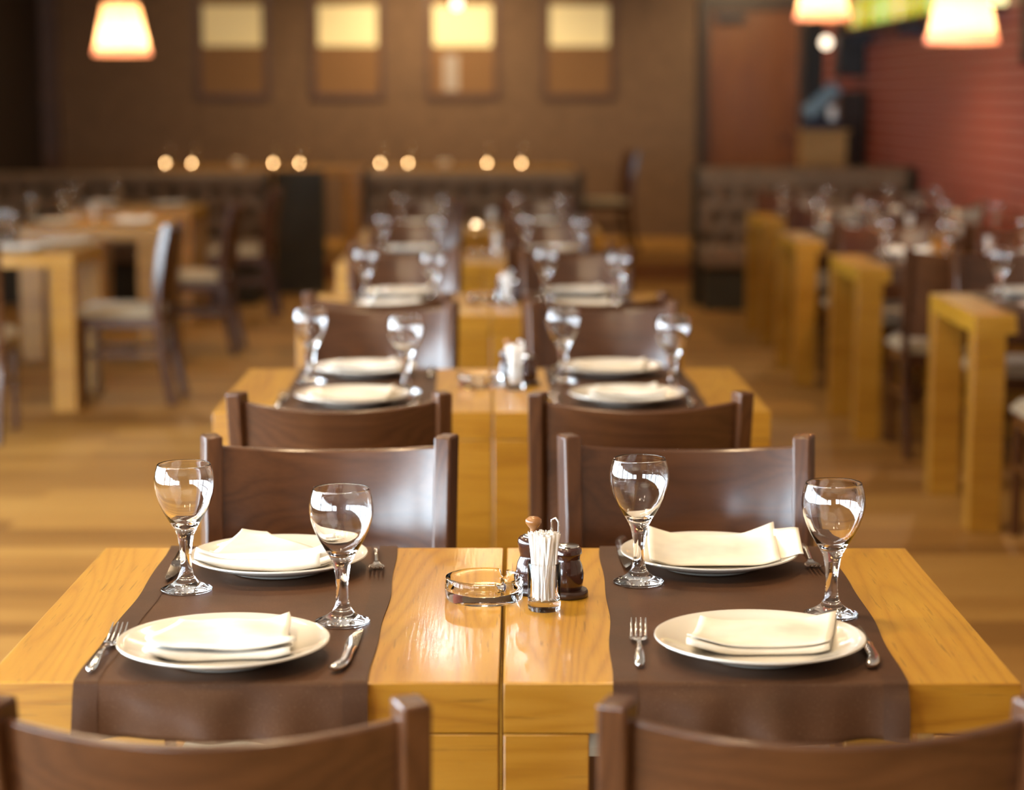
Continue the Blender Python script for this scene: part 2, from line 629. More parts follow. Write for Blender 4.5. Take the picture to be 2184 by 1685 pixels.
# door in the back wall with its dark frame and closer
d0, d1 = 1.99, 2.84
door = structure(box_mb(d0, d1, YB - 0.05, YB, 0.15, 2.30).build('door_1', 'door_wood'))
box_mb(d0 - 0.09, d0, YB - 0.09, YB, 0.15, 2.42).build('door_frame', 'door_frame', door)
box_mb(d0, d1, YB - 0.09, YB, 2.30, 2.42).build('door_frame', 'door_frame', door)
box_mb(d1, d1 + 0.10, YB - 0.09, YB, 0.15, 2.42).build('door_frame', 'door_frame', door)
box_mb(d0 + 0.06, d0 + 0.34, YB - 0.12, YB - 0.05, 2.19, 2.26).build('door_closer', 'metal_dark', door)
hm = MB().tube([(d1 - 0.08, YB - 0.05, 1.15), (d1 - 0.08, YB - 0.11, 1.15), (d1 - 0.2, YB - 0.11, 1.15)], 0.011)
hm.build('handle', 'steel', door, smooth=50)
structure(box_mb(2.70, 2.88, 18.6, 18.8, 0.15, ZC).build('column', 'black'))


# ------------------------------------------------------------------ tables
def make_table():
    t = empty('dining_table')
    w, d, h, th, lg = 0.65, 0.80, 0.75, 0.065, 0.108
    box_mb(-w / 2, w / 2, 0.004, d - 0.004, h - th, h).build('tabletop', 'oak_top', t, bevel=0.0015)
    # the long front and back edges show grain that runs across
    for y0, y1 in ((0, 0.004), (d - 0.004, d)):
        box_mb(-w / 2, w / 2, y0, y1, h - th, h - 0.0006).build('edge_board', 'oak_front', t, bevel=0.0012)
    for x0 in (-w / 2, w / 2 - lg):
        for y0 in (0, d - lg):
            box_mb(x0, x0 + lg, y0, y0 + lg, 0, h - th - 0.0015).build('leg', 'oak_front', t, bevel=0.002)
    return t


TABLE = Kind(make_table)


def make_runner(seed, shear=0.0, drop=0.068):
    rnd = random.Random(seed)
    w, d = 0.37, 0.80
    ph = [rnd.uniform(0, 6.28) for _ in range(8)]
    prof = []           # (y, z) along the strip, from the front hem over the top to the back hem
    r = 0.007
    for k in range(9):
        prof.append((-0.0045, 0.75 - drop + drop * k / 9 * 0.9))
    for k in range(6):
        a = pi * 0.5 * k / 5
        prof.append((r - 0.0045 - r * cos(a), 0.752 - r + r * sin(a)))
    for k in range(1, 40):
        prof.append((r + (d - 2 * r) * k / 40, 0.752))
    for k in range(6):
        a = pi * 0.5 * k / 5
        prof.append((d - r + 0.0045 + r * sin(a), 0.752 - r + r * cos(a)))
    for k in range(9):
        prof.append((d + 0.0045, 0.752 - r - (drop - r) * (k + 1) / 9))
    n = len(prof) - 1

    def wave(x, s):
        return sin(x * 21 + ph[0] + s * 0.6) * 0.5 + sin(x * 43 + ph[1]) * 0.3 + sin(x * 75 + ph[2]) * 0.2

    def fn(u, v):
        y, z = prof[round(v * n)]
        edge = 0.0022 * sin(y * 9 + ph[3]) + 0.0014 * sin(y * 23 + ph[4])
        x = (u - 0.5) * w + edge + shear * y
        if z < 0.742:
            s = (0.742 - z) / drop
            k = 0.016 * s ** 0.6 * (1.3 + 1.3 * wave(x, z * 60))
            y = y - k if y < 0.4 else y + k
        else:
            z += 0.0004 * max(0, sin(x * 40 + y * 13 + ph[5]) + sin(y * 31 + ph[6]))
        return (x, y, z)
    o = MB().grid(44, n, fn).build('table_runner', 'runner', smooth=180, solid=0.0012, soff=-1)
    # stitched hems along both long sides
    for sgn in (0, 1):
        def hf(u, v, sgn=sgn):
            uu = (0.0 + u * 0.085) if sgn == 0 else (0.915 + u * 0.085)
            x, y, z = fn(uu, v)
            if z >= 0.742:
                return (x, y, z + 0.0009)
            return (x, y - 0.0012, z) if y < 0.4 else (x, y + 0.0012, z)
        MB().grid(4, n, hf).build('hem', 'hem', o, smooth=180)
    return o


FRONT_RUNNERS = {-1: Kind(lambda: make_runner(3, -0.0103)), 1: Kind(lambda: make_runner(8, 0.017))}
RUNNERS = [Kind(lambda s=s: make_runner(s)) for s in (3, 8)]


# ------------------------------------------------------------------ chairs
def make_chair():
    c = empty('dining_chair')
    # rear legs run up into the back posts
    path = [(0, -0.262), (0.15, -0.232), (0.30, -0.208), (0.44, -0.196), (0.60, -0.206), (0.75, -0.228), (0.88, -0.258)]
    for s in (-1, 1):
        rings = []
        for z, y in path:
            a = radians(20) * s * min(1.0, max(0.0, (z - 0.25) / 0.25))
            hw, hd = 0.0160, 0.0225
            cx = s * (0.195 + 0.0155 * z / 0.88)
            pts = [(-hw, -hd), (hw, -hd), (hw, hd), (-hw, hd)]
            rings.append([(cx + p * cos(a) - q * sin(a), y + p * sin(a) + q * cos(a), z) for p, q in pts])
        MB().rings(rings).build('rear_leg', 'mahogany_post', c, bevel=0.0045, bseg=3)
        # straight front legs
        rr = [[(s * 0.176 + p * k, 0.168 + q * k, z) for p, q in ((-.017, -.017), (.017, -.017), (.017, .017), (-.017, .017))] for z, k in ((0, .8), (0.385, 1.0), (0.43, 1.0))]
        MB().rings(rr).build('leg', 'mahogany_post', c, bevel=0.003)
        box_mb(s * 0.19 - 0.009, s * 0.19 + 0.009, -0.205, 0.155, 0.235, 0.262).build('stretcher', 'mahogany', c, bevel=0.003)
    box_mb(-0.182, 0.182, -0.03, -0.008, 0.238, 0.259).build('stretcher', 'mahogany', c, bevel=0.003)
    fr = MB()
    fr.box(-0.185, 0.185, 0.16, 0.182, 0.375, 0.43)
    fr.box(-0.185, 0.185, -0.2, -0.178, 0.375, 0.43)
    fr.box(-0.196, -0.174, -0.178, 0.16, 0.375, 0.43)
    fr.box(0.174, 0.196, -0.178, 0.16, 0.375, 0.43)
    fr.build('seat_frame', 'mahogany', c, bevel=0.003)

    def seat(u, v):
        x, y = (u - 0.5) * 0.40, -0.19 + v * 0.385
        e = min(1, min(u, 1 - u) / 0.10) * min(1, min(v, 1 - v) / 0.10)
        return (x, y, 0.444 + 0.032 * sqrt(max(0, 1 - (1 - e) ** 2)))
    sm = MB().grid(20, 20, seat)
    sm.box(-0.20, 0.20, -0.19, 0.195, 0.43, 0.445)
    sm.build('seat_cushion', 'cushion', c, smooth=60)

    # curved backrest panel between the posts
    def post_y(z):
        for (z0, y0), (z1, y1) in zip(path, path[1:]):
            if z <= z1:
                return y0 + (y1 - y0) * (z - z0) / (z1 - z0)
        return path[-1][1]
    rings = []
    nx = 28
    zs = [0.50, 0.56, 0.62, 0.68, 0.74, 0.80, 0.84, 0.8625]
    for i in range(nx + 1):
        x = -0.2015 + 0.403 * i / nx
        q = 1 - (x / 0.2015) ** 2
        off = -0.050 * q
        top = 0.862 - 0.016 * q
        ring = []
        for k, z in enumerate(zs):
            zz = 0.50 + (top - 0.50) * (z - 0.50) / 0.3625
            ring.append((x, post_y(zz) + off - 0.0075, zz))
        back = [(p[0], p[1] + 0.015, p[2]) for p in reversed(ring)]
        rings.append(ring + back)
    MB().rings(rings).build('backrest', 'mahogany', c, bevel=0.004, bseg=2)
    return c


CHAIR = Kind(make_chair)


# ------------------------------------------------------------------ tableware
def make_glass():
    outer = [(0, 0.0006), (0.030, 0.0006), (0.0375, 0.0), (0.0388, 0.0015), (0.0375, 0.0032), (0.030, 0.0062), (0.021, 0.0105), (0.0150, 0.0155),
             (0.0112, 0.022), (0.0092, 0.031), (0.0084, 0.042), (0.0084, 0.053), (0.0094, 0.066), (0.0112, 0.077), (0.0138, 0.0865),
             (0.0185, 0.0955), (0.0250, 0.106), (0.0318, 0.118), (0.0378, 0.131), (0.0425, 0.145), (0.0446, 0.157), (0.0444, 0.168), (0.0424, 0.179), (0.0398, 0.1875),
             (0.03935, 0.1890), (0.0389, 0.18955), (0.0384, 0.1898), (0.0380, 0.1898)]
    inner = [(0.0376, 0.18965), (0.0374, 0.1893), (0.0375, 0.1886), (0.0387, 0.1850), (0.0410, 0.178), (0.0429, 0.168), (0.0431, 0.157), (0.0409, 0.145), (0.0361, 0.131), (0.0300, 0.119), (0.0228, 0.108), (0.0150, 0.0998), (0.0080, 0.0958), (0, 0.0945)]
    return MB().lathe(outer + inner, 56).build('wine_glass', 'glass', smooth=180)


GLASS = Kind(make_glass)


PLATE_TOP = [(0, 0.0078), (0.076, 0.0078), (0.085, 0.0085), (0.094, 0.0108), (0.108, 0.0158), (0.126, 0.0222), (0.1355, 0.0258), (0.2, 0.0262)]


def plate_z(r):
    """Height of the plate's upper side, with a hair of clearance."""
    r = min(abs(r), 0.199)
    for (r0, z0), (r1, z1) in zip(PLATE_TOP, PLATE_TOP[1:]):
        if r <= r1:
            return z0 + (z1 - z0) * (r - r0) / (r1 - r0) + 0.0009
    return 0.027


def make_plate():
    prof = [(0, 0.004), (0.066, 0.0035), (0.069, 0.0), (0.074, 0.0), (0.077, 0.0035), (0.098, 0.0085), (0.118, 0.0155), (0.1365, 0.0222), (0.1385, 0.0238), (0.138, 0.0256), (0.1355, 0.0258),
            (0.126, 0.0222), (0.108, 0.0158), (0.094, 0.0108), (0.085, 0.0085), (0.076, 0.0078), (0, 0.0078)]
    return MB().lathe(prof, 96).build('dinner_plate', 'porcelain', smooth=50)


PLATE = Kind(make_plate)


def sheet_napkin(name, mat, prof, half_w, shape, n=18):
    """A folded cloth: PROF (list of (s, h)) swept across; SHAPE(u, s, h) -> (x, y, z above plate)."""
    mb = MB()

    def fn(u, v):
        i = v * (len(prof) - 1)
        s, h = prof[round(i)]
        x, y, z = shape(2 * u - 1, s, h)
        return (x, y, z + plate_z(sqrt(x * x + y * y)) + 0.0012)
    mb.grid(n, len(prof) - 1, fn)
    return mb.build(name, mat, smooth=180, solid=0.0016, soff=0)


def fold_prof(depth, r, layers, sag=0.0):
    """Zig-zag of LAYERS sheets, DEPTH long, stacked by rolled folds of radius r."""
    p = []
    z = 0.0
    for k in range(layers):
        fwd = k % 2 == 0
        for i in range(11):
            t = i / 10
            s = (0.5 - t) * depth if fwd else (t - 0.5) * depth
            p.append((s, z + sag * k * sin(pi * t)))
        if k < layers - 1:
            s0 = -depth / 2 if fwd else depth / 2
            sg = -1 if fwd else 1
            for i in range(1, 6):
                a = pi * i / 6
                p.append((s0 + sg * r * 1.3 * sin(a), z + r * (1 - cos(a))))
            z += 2 * r
    return p


def make_napkin_flat():
    def sh(u, s, h):
        w = 0.094 - 0.16 * (s + 0.07)
        x = u * w + 0.004 * sin(s * 40 + h * 300)
        y = s + 0.006 * u + 0.003 * sin(u * 4 + h * 200)
        return (x, y, h + 0.0015 * (1 + sin(u * 5 + s * 30)) * (h > 0.004))
    return sheet_napkin('napkin', 'napkin_white', fold_prof(0.125, 0.0033, 4), 0.09, sh)


def make_napkin_square():
    def sh(u, s, h):
        x = u * 0.092 + 0.008 * s / 0.08
        y = s * (1 - 0.05 * u) + 0.012 * u
        return (x, y, h + 0.0022 * (1 + sin(u * 3.1 + 1) * sin(s * 25 + 1)) * (h > 0.002))
    return sheet_napkin('napkin', 'napkin', fold_prof(0.135, 0.0022, 3), 0.09, sh)


def make_napkin_roll():
    # one thick fold facing the camera, its ends standing higher than its middle
    prof = []
    for i in range(12):
        t = i / 11
        prof.append((-0.045 + 0.115 * t, 0.001))
    for i in range(1, 10):
        a = -pi / 2 + pi * i / 10
        prof.append((0.070 + 0.011 * cos(a), 0.012 + 0.011 * sin(a)))
    for i in range(15):
        t = i / 14
        prof.append((0.070 - 0.122 * t, 0.020 * (1 - t) ** 1.1 + 0.003))

    def sh(u, s, h):
        lift = 1 + 0.18 * u * u if h > 0.008 else 1
        x = u * 0.100
        return (x, s + 0.006 * u, h * lift + (0.006 * max(0, u - 0.55) if h > 0.004 else 0))
    o = sheet_napkin('napkin', 'napkin', prof, 0.1, sh, 22)
    # the corner that sticks out beside the fold

    def fl(u, v):
        x = 0.098 + 0.038 * u
        y = -0.030 + 0.085 * v - 0.012 * u
        z = plate_z(sqrt(x * x + y * y)) + 0.003 + 0.026 * v ** 1.3 * (1 - 0.15 * u)
        return (x, y, z)
    MB().grid(6, 10, fl).build('folded_corner', 'napkin', o, smooth=180, solid=0.0018)
    return o


def make_napkin_peak():
    # a corner folded up into a soft peak, with two rolled folds at one side
    def fn(u, v):
        # v: 0 at the front edge, 1 at the apex ; u across
        w = 0.108 * (1 - v) + 0.020 * v
        x = (2 * u - 1) * w - 0.045 * v + 0.01
        y = -0.060 + 0.155 * v + 0.030 * (2 * u - 1) ** 2 * (1 - v)
        r = sqrt(x * x + y * y)
        puff = 0.013 * sin(pi * min(1, v * 0.9 + 0.12)) + 0.022 * v * v
        dip = 0.008 * sin(pi * u) * (1 - v)
        return (x, y, plate_z(r) + 0.004 + puff - dip * 0.6)
    o = MB().grid(20, 16, fn).build('napkin', 'napkin_white', smooth=180, solid=0.002)
    for k, (dy, dz, ln) in enumerate(((0.0, 0.017, 0.215), (-0.013, 0.004, 0.195))):
        def rf(u, v, dy=dy, dz=dz, ln=ln):
            x = -0.112 + ln * u
            a = -pi * 0.5 + pi * v
            r = 0.0062 + 0.003 * u
            y = -0.058 + 0.060 * (1 - u) ** 2 * 0.7 + dy - r * 1.5 * cos(a) + 0.035 * max(0, u - 0.75)
            z = dz * (0.35 + 0.65 * u) + r * sin(a) + r
            return (x, y, z + plate_z(sqrt(x * x + y * y)) + 0.001)
        MB().grid(22, 8, rf).build('fold', 'napkin_white', o, smooth=180, solid=0.0016)

    def under(u, v):
        x = -0.10 + 0.20 * u
        y = -0.055 + 0.10 * v + 0.03 * (2 * u - 1) ** 2 * (1 - v)
        return (x, y, plate_z(sqrt(x * x + y * y)) + 0.002)
    MB().grid(16, 8, under).build('fold', 'napkin_white', o, smooth=180, solid=0.0016)
    return o


NAPKINS = [Kind(make_napkin_flat), Kind(make_napkin_square), Kind(make_napkin_peak), Kind(make_napkin_roll)]


def flat_ring(pts, z0, z1):
    """Closed outline extruded between z functions."""
    return pts


def make_fork():
    """Tines point along +Y, origin at the handle's end."""
    o = empty('fork')
    L_ = 0.20

    def zc(y):
        if y < 0.125:
            return 0.004 + 0.008 * sin(pi * y / 0.125)
        t = (y - 0.125) / 0.075
        return 0.004 - 0.0025 * sin(pi * t * 0.8) + 0.013 * t * t
    rings = []
    for y, hw in ((0, .003), (0.003, .0055), (0.012, .0066), (0.035, .0058), (0.07, .0042), (0.10, .0032), (0.118, .0034)):
        z = zc(y)
        rings.append([(hw * cos(a), y, z + 0.0022 * sin(a)) for a in [2 * pi * k / 10 for k in range(10)]])
    MB().rings(rings).build('handle', 'steel', o, smooth=60)
    hd = MB()
    rings = []
    for y, hw in ((0.116, .0036), (0.124, .006), (0.131, .0105), (0.139, .0122), (0.147, .0124)):
        z = zc(y)
        rings.append([(hw * cos(a), y, z + 0.0014 * sin(a) - 0.0018 * (1 - cos(a) ** 2)) for a in [2 * pi * k / 10 for k in range(10)]])
    hd.rings(rings)
    for k in range(4):
        x = -0.0099 + 0.0066 * k
        rr = []
        for y, hw in ((0.145, .0023), (0.165, .0019), (0.185, .0016), (0.20, .0009)):
            z = zc(y)
            rr.append([(x + hw * cos(a), y, z + 0.0010 * sin(a)) for a in [2 * pi * i / 6 for i in range(6)]])
        hd.rings(rr)
    hd.build('tines', 'steel', o, smooth=60)
    return o


def make_knife():
    """Blade points along +Y, origin at the handle's end; the handle curves like a pistol grip."""
    o = empty('knife')

    def xo(y):
        return -0.012 * max(0, 1 - y / 0.05) ** 2
    rings = []
    for y, hw, hh in ((0, .004, .003), (0.004, .0075, .005), (0.014, .0088, .0055), (0.04, .0075, .005), (0.08, .0072, .0048), (0.098, .0082, .005), (0.106, .0092, .0042)):
        rings.append([(xo(y) + hw * cos(a), y, 0.0055 + hh * sin(a)) for a in [2 * pi * k / 12 for k in range(12)]])
    MB().rings(rings).build('handle', 'steel', o, smooth=60)
    bl = MB()
    out = []
    for y, x0, x1 in ((0.104, -.005, .007), (0.112, -.0095, .0085), (0.135, -.0098, .0085), (0.165, -.0085, .0085), (0.19, -.0045, .0083), (0.207, .002, .0075), (0.214, .0055, .0062)):
        z = 0.0035
        out.append([(x0, y, z), (x1, y, z - 0.0008), (x1, y, z + 0.0008), ((x0 + x1) / 2, y, z + 0.0006)])
    bl.rings(out).build('blade', 'steel', o, smooth=30)
    return o


FORK, KNIFE = Kind(make_fork), Kind(make_knife)


def make_ashtray():
    seg = 144
    ro, ri, h, fl = 0.0575, 0.0505, 0.0335, 0.011
    notches = [radians(58), radians(178), radians(298)]

    def top(a):
        d = min(abs((a - n + pi) % (2 * pi) - pi) for n in notches) * ro
        if d < 0.0042:
            return h - 0.0115
        if d < 0.0075:
            return h - 0.0115 * (0.0075 - d) / 0.0033
        return h
    prof = [('c', 0.0012), (0.045, 0.0012), (0.050, 0.0), (0.0545, 0.0), (0.0565, 0.003), (ro, 0.012), (ro, 'n3'), (ro - 0.001, 'n1'), (ro - 0.0035, 'n0'), (ri + 0.001, 'n1'), (ri, 'n3'), (ri - 0.001, 0.020), (ri - 0.004, fl + 0.002), (0.040, fl), ('c', fl)]
    mb = MB()
    vs, idx = [], []
    for r, zz in prof:
        if r == 'c':
            idx.append([len(vs)] * seg)
            vs.append((0, 0, zz))
            continue
        idx.append(list(range(len(vs), len(vs) + seg)))
        for k in range(seg):
            a = 2 * pi * k / seg
            if isinstance(zz, str):
                z = top(a) - {'n0': 0.0, 'n1': 0.001, 'n3': 0.0035}[zz]
            else:
                z = zz
            vs.append((r * cos(a), r * sin(a), z))
    fs = []
    for a, bb in zip(idx, idx[1:]):
        for k in range(seg):
            q = [a[k], a[(k + 1) % seg], bb[(k + 1) % seg], bb[k]]
            q = [x for i, x in enumerate(q) if x != q[i - 1]]
            if len(q) > 2:
                fs.append(q)
    mb.add(vs, fs)
    return mb.build('ashtray', 'thick_glass', smooth=40)


ASHTRAY = Kind(make_ashtray)


def make_tumbler():
    prof = [(0, 0.0008), (0.018, 0.0008), (0.0215, 0.0), (0.0232, 0.0015), (0.0236, 0.006), (0.0238, 0.068), (0.0232, 0.0695), (0.0224, 0.068), (0.0222, 0.018), (0.0205, 0.0145), (0.012, 0.0135), (0, 0.0135)]
    return MB().lathe(prof, 48).build('toothpick_holder', 'thick_glass', smooth=50)


TUMBLER = Kind(make_tumbler)


def make_toothpick():
    # a paper sleeve flattened a little, pinched at its end
    rings = []
    for z, a, c in ((0, .0010, .0008), (0.004, .0016, .0011), (0.084, .0017, .0012), (0.092, .0022, .0007), (0.096, .0023, .0005)):
        rings.append([(a * cos(t), c * sin(t), z) for t in [2 * pi * k / 8 for k in range(8)]])
    return MB().rings(rings).build('toothpick', 'paper', smooth=60)


TOOTHPICK = Kind(make_toothpick)


def shaker_prof(h, k=1.0):
    return [(r * k, z) for r, z in [(0, 0), (0.0195, 0), (0.0215, 0.004), (0.0232, 0.014), (0.0234, 0.024), (0.0212, 0.036), (0.0182, 0.043), (0.0176, 0.047), (0.0192, 0.053), (0.0208, h - 0.010), (0.0202, h - 0.004), (0.0180, h - 0.001), (0, h)]]


def make_mill():
    o = empty('pepper_mill')
    MB().lathe(shaker_prof(0.075, 1.13), 40).build('body', 'pepper_wood', o, smooth=60)
    MB().lathe([(0.0135, 0.0742), (0.0160, 0.0748), (0.0160, 0.0765), (0.0135, 0.0772), (0, 0.0772)], 40).build('cap', 'steel', o, smooth=50)
    MB().lathe([(0, 0.0765), (0.005, 0.0765), (0.0052, 0.086), (0.0088, 0.090), (0.0122, 0.095), (0.0118, 0.100), (0.0070, 0.1035), (0, 0.1042)], 32).build('knob', 'knob_wood', o, smooth=60)
    return o


def make_salt():
    o = empty('salt_shaker')
    MB().lathe(shaker_prof(0.064), 40).build('body', 'pepper_wood', o, smooth=60)
    MB().lathe([(0.0135, 0.0632), (0.0165, 0.0638), (0.0163, 0.0655), (0.0130, 0.0668), (0, 0.0668)], 40).build('cap', 'steel', o, smooth=50)
    return o


def make_stand():
    o = empty('condiment_stand')
    rings = []
    for z, k in ((0, .94), (0.002, 1.0), (0.008, 1.0), (0.011, .95)):
        rr = []
        for i in range(48):
            a = 2 * pi * i / 48
            # stadium outline
            x = 0.026 * (1 if cos(a) > 0 else -1) * (abs(cos(a)) > 0.02) + 0.030 * cos(a) * k
            rr.append((x, 0.030 * sin(a) * k, z))
        rings.append(rr)
    MB().rings(rings).build('base', 'stand_wood', o, smooth=50)
    MB().tube([(0.0, 0.0, 0.011), (0, 0, 0.100)], 0.0022).build('rod', 'steel', o, smooth=60)
    MB().tube([(-0.0, 0, 0.099), (0.0, 0, 0.112), (0.006, 0, 0.116), (0.011, 0, 0.110), (0.011, 0, 0.094)], 0.0016, 8).build('hook', 'steel', o, smooth=60)
    return o


MILL, SALT, STAND = Kind(make_mill), Kind(make_salt), Kind(make_stand)

# ------------------------------------------------------------------ laying the tables
ROWS = ['front', 'second', 'third', 'fourth', 'fifth']


class Place:
    """A frame of a pair of tables: local x across, y away, turned by rot about (cx, y0)."""
    def __init__(self, cx, y0, rot, base=0.0):
        self.cx, self.y0, self.rot, self.base = cx, y0, rot, base

    def at(self, x, y):
        c, s = cos(self.rot), sin(self.rot)
        return (self.cx + x * c - y * s, self.y0 + x * s + y * c)


def lay_setting(P, tx, far, jit, where, nap, nap_rz=0.0, cutlery=True, nap_off=(0, 0), plate=None, glass=None, group='x'):
    """Plate, napkin, glass, fork and knife for one diner at the table centred at tx."""
    rnd = random.Random(jit)
    dx, dy = rnd.uniform(-.012, .012), rnd.uniform(-.012, .012)
    H = P.base + 0.7545
    side = 'far' if far else 'near'
    px, py = plate if plate else (tx + dx - 0.005, (0.635 if far else 0.125) + dy)
    x, y = P.at(px, py)
    PLATE.put(x, y, H, 0, 'white dinner plate at the %s setting, %s' % (side, where), 'plate', group + ' plates')
    NAPKINS[nap].put(x + nap_off[0], y + nap_off[1], H, P.rot + nap_rz, 'folded white napkin on the %s plate, %s' % (side, where), 'napkin', group + ' napkins')
    gx, gy = glass if glass else ((tx - 0.135 + dx, 0.495 + dy) if far else (tx + 0.118 + dy, 0.305 + dx))
    x, y = P.at(gx, gy)
    GLASS.put(x, y, H, rnd.uniform(0, 6), 'empty wine glass beside the %s plate, %s' % (side, where), 'wine glass', group + ' wine glasses')
    if cutlery:
        sg = -1 if far else 1
        yy = 0.745 if far else 0.035
        x, y = P.at(px - sg * 0.172, yy)
        FORK.put(x, y, H, P.rot + (pi if far else 0), 'steel fork at the %s plate, %s' % (side, where), 'fork', group + ' forks')
        x, y = P.at(px + sg * 0.155, yy)
        KNIFE.put(x, y, H, P.rot + (pi if far else 0), 'steel knife at the %s plate, %s' % (side, where), 'knife', group + ' knives')


def tp_bundle(cx, cy, z, n, where, seed):
    rnd = random.Random(seed)
    for k in range(n):
        a, rr = rnd.uniform(0, 2 * pi), 0.0165 * sqrt(rnd.random())
        a2, r2 = a + rnd.uniform(-.5, .5), 0.0205 * sqrt(rnd.random())
        o = TOOTHPICK.put(cx + rr * cos(a), cy + rr * sin(a), z + 0.0142 + rnd.uniform(0, 0.004), 0,
                          'white paper-wrapped toothpick in the holder, ' + where, 'toothpick', 'toothpicks in the holder, ' + where)
        d = Vector((r2 * cos(a2) - rr * cos(a), r2 * sin(a2) - rr * sin(a), 0.075))
        o.rotation_mode = 'QUATERNION'
        o.rotation_quaternion = d.to_track_quat('Z', 'Y') @ Matrix.Rotation(rnd.uniform(0, 6), 3, 'Z').to_quaternion()


def condiments(P, where, n_tp, full=True, ash=(-0.030, 0.45), tum=(0.058, 0.385), seed=1):
    H = P.base + 0.75
    x, y = P.at(*ash)
    ASHTRAY.put(x, y, H, P.rot, 'round clear glass ashtray, ' + where, 'ashtray')
    x, y = P.at(*tum)
    TUMBLER.put(x, y, H, 0, 'clear glass of toothpicks, ' + where, 'toothpick holder')
    tp_bundle(x, y, H, n_tp, where, seed)
    if full:
        x, y = P.at(tum[0] + 0.012, tum[1] + 0.092)
        a = -0.42
        STAND.put(x, y, H, a, 'dark wooden stand for salt and pepper, ' + where, 'condiment stand')
        MILL.put(x - 0.029 * cos(a), y - 0.029 * sin(a), H + 0.011, 0, 'dark turned pepper mill with knob, ' + where, 'pepper mill')
        SALT.put(x + 0.026 * cos(a), y + 0.026 * sin(a), H + 0.011, 0, 'dark turned salt shaker with steel cap, ' + where, 'salt shaker')


# central line: five pairs of tables
CENT = [Place(0.0036, 2.5454, -0.0103), Place(-0.0128, 4.829, 0.0069), Place(-0.026, 7.02, 0.0), Place(-0.062, 9.22, 0.004), Place(-0.09, 11.32, 0.0)]
SIDE = {-1: 'away from the red wall', 1: 'on the red wall side'}
NAPMAP = [((0, 2), (1, 3)), ((1, 0), (0, 1)), ((0, 1), (1, 0)), ((1, 0), (0, 1)), ((0, 1), (1, 0))]
CH = [  # chair centres: (x, y) near and far for the two tables
    {(-1, 0): (-0.295, 2.292), (1, 0): (0.333, 2.287), (-1, 1): (-0.305, 3.438), (1, 1): (0.335, 3.434)},
    {(-1, 0): (-0.327, 4.505), (1, 0): (0.291, 4.500)},
]
for r, P in enumerate(CENT):
    where = '%s central row, ' % ROWS[r]
    for s in (-1, 1):
        tx = s * 0.328
        w = where + SIDE[s]
        x, y = P.at(tx, 0)
        TABLE.put(x, y, 0, P.rot, 'oak table with square legs, ' + w, 'table', 'central oak tables')
        k = FRONT_RUNNERS[s] if r == 0 else RUNNERS[(r + (s > 0)) % 2]
        rx = {(0, -1): -0.350, (0, 1): 0.327}.get((r, s), tx)
        x, y = P.at(rx, 0)
        k.put(x, y, 0, P.rot, 'dark brown table runner, ' + w, 'table runner', 'central table runners')
        n0, n1 = NAPMAP[r][0 if s < 0 else 1]
        g = 'central'
        if r > 0:
            lay_setting(P, tx, False, r * 10 + s, w, n0, cutlery=r < 3, group=g)
            lay_setting(P, tx, True, r * 10 + s + 3, w, n1, cutlery=r < 3, group=g)
        for far in (0, 1):
            if r < len(CH) and (s, far) in CH[r]:
                cx, cy = CH[r][(s, far)]
            else:
                cx, cy = P.at(tx + random.uniform(-.02, .02), 1.10 if far else -0.30)
            face = 'facing the camera' if far else 'with its back to the camera'
            CHAIR.put(cx, cy, 0, P.rot + (pi if far else 0) + random.uniform(-.02, .02) * (r > 1),
                      'dark chair %s, %s' % (face, w), 'chair', 'central chairs')
    if r:
        condiments(P, '%s central row' % ROWS[r], 34 if r == 1 else 16, full=r < 3, seed=r + 4)

# the front pair is laid by hand
P = CENT[0]
H = 0.7545
w = {-1: 'front central row, ' + SIDE[-1], 1: 'front central row, ' + SIDE[1]}
spec = [(-1, 0, -0.3585, 2.6577, -0.217, 2.842, 0), (-1, 1, -0.3407, 3.176, -0.463, 3.037, 2), (1, 0, 0.3435, 2.6703, 0.471, 2.880, 1), (1, 1, 0.3295, 3.1935, 0.212, 3.081, 3)]
for s, far, px, py, gx, gy, nap in spec:
    sd = 'far' if far else 'near'
    lab = {0: 'folded flat in layers', 1: 'folded into a wide flat square', 2: 'with a peak', 3: 'with upturned ends'}[nap]
    PLATE.put(px, py, H - 0.0005, 0, 'white dinner plate at the %s setting, %s' % (sd, w[s]), 'plate', 'central plates')
    NAPKINS[nap].put(px + (0.002, 0.008, -0.012, 0.006)[nap], py + (0.012, 0.025, -0.005, -0.005)[nap], H, (0, -0.12, 0, -0.04)[nap],
                     'white napkin %s, %s plate, %s' % (lab, sd, w[s].replace('central row, on the ', 'row, ').replace('central row, ', 'row, ')), 'napkin', 'central napkins')
    GLASS.put(gx, gy, H - 0.0005, gx * 9, 'empty wine glass beside the %s plate, %s' % (sd, w[s]), 'wine glass', 'central wine glasses')


def towards(kind, x0, y0, x1, y1, label, cat, grp):
    kind.put(x0, y0, H, math.atan2(-(x1 - x0), y1 - y0), label, cat, grp)


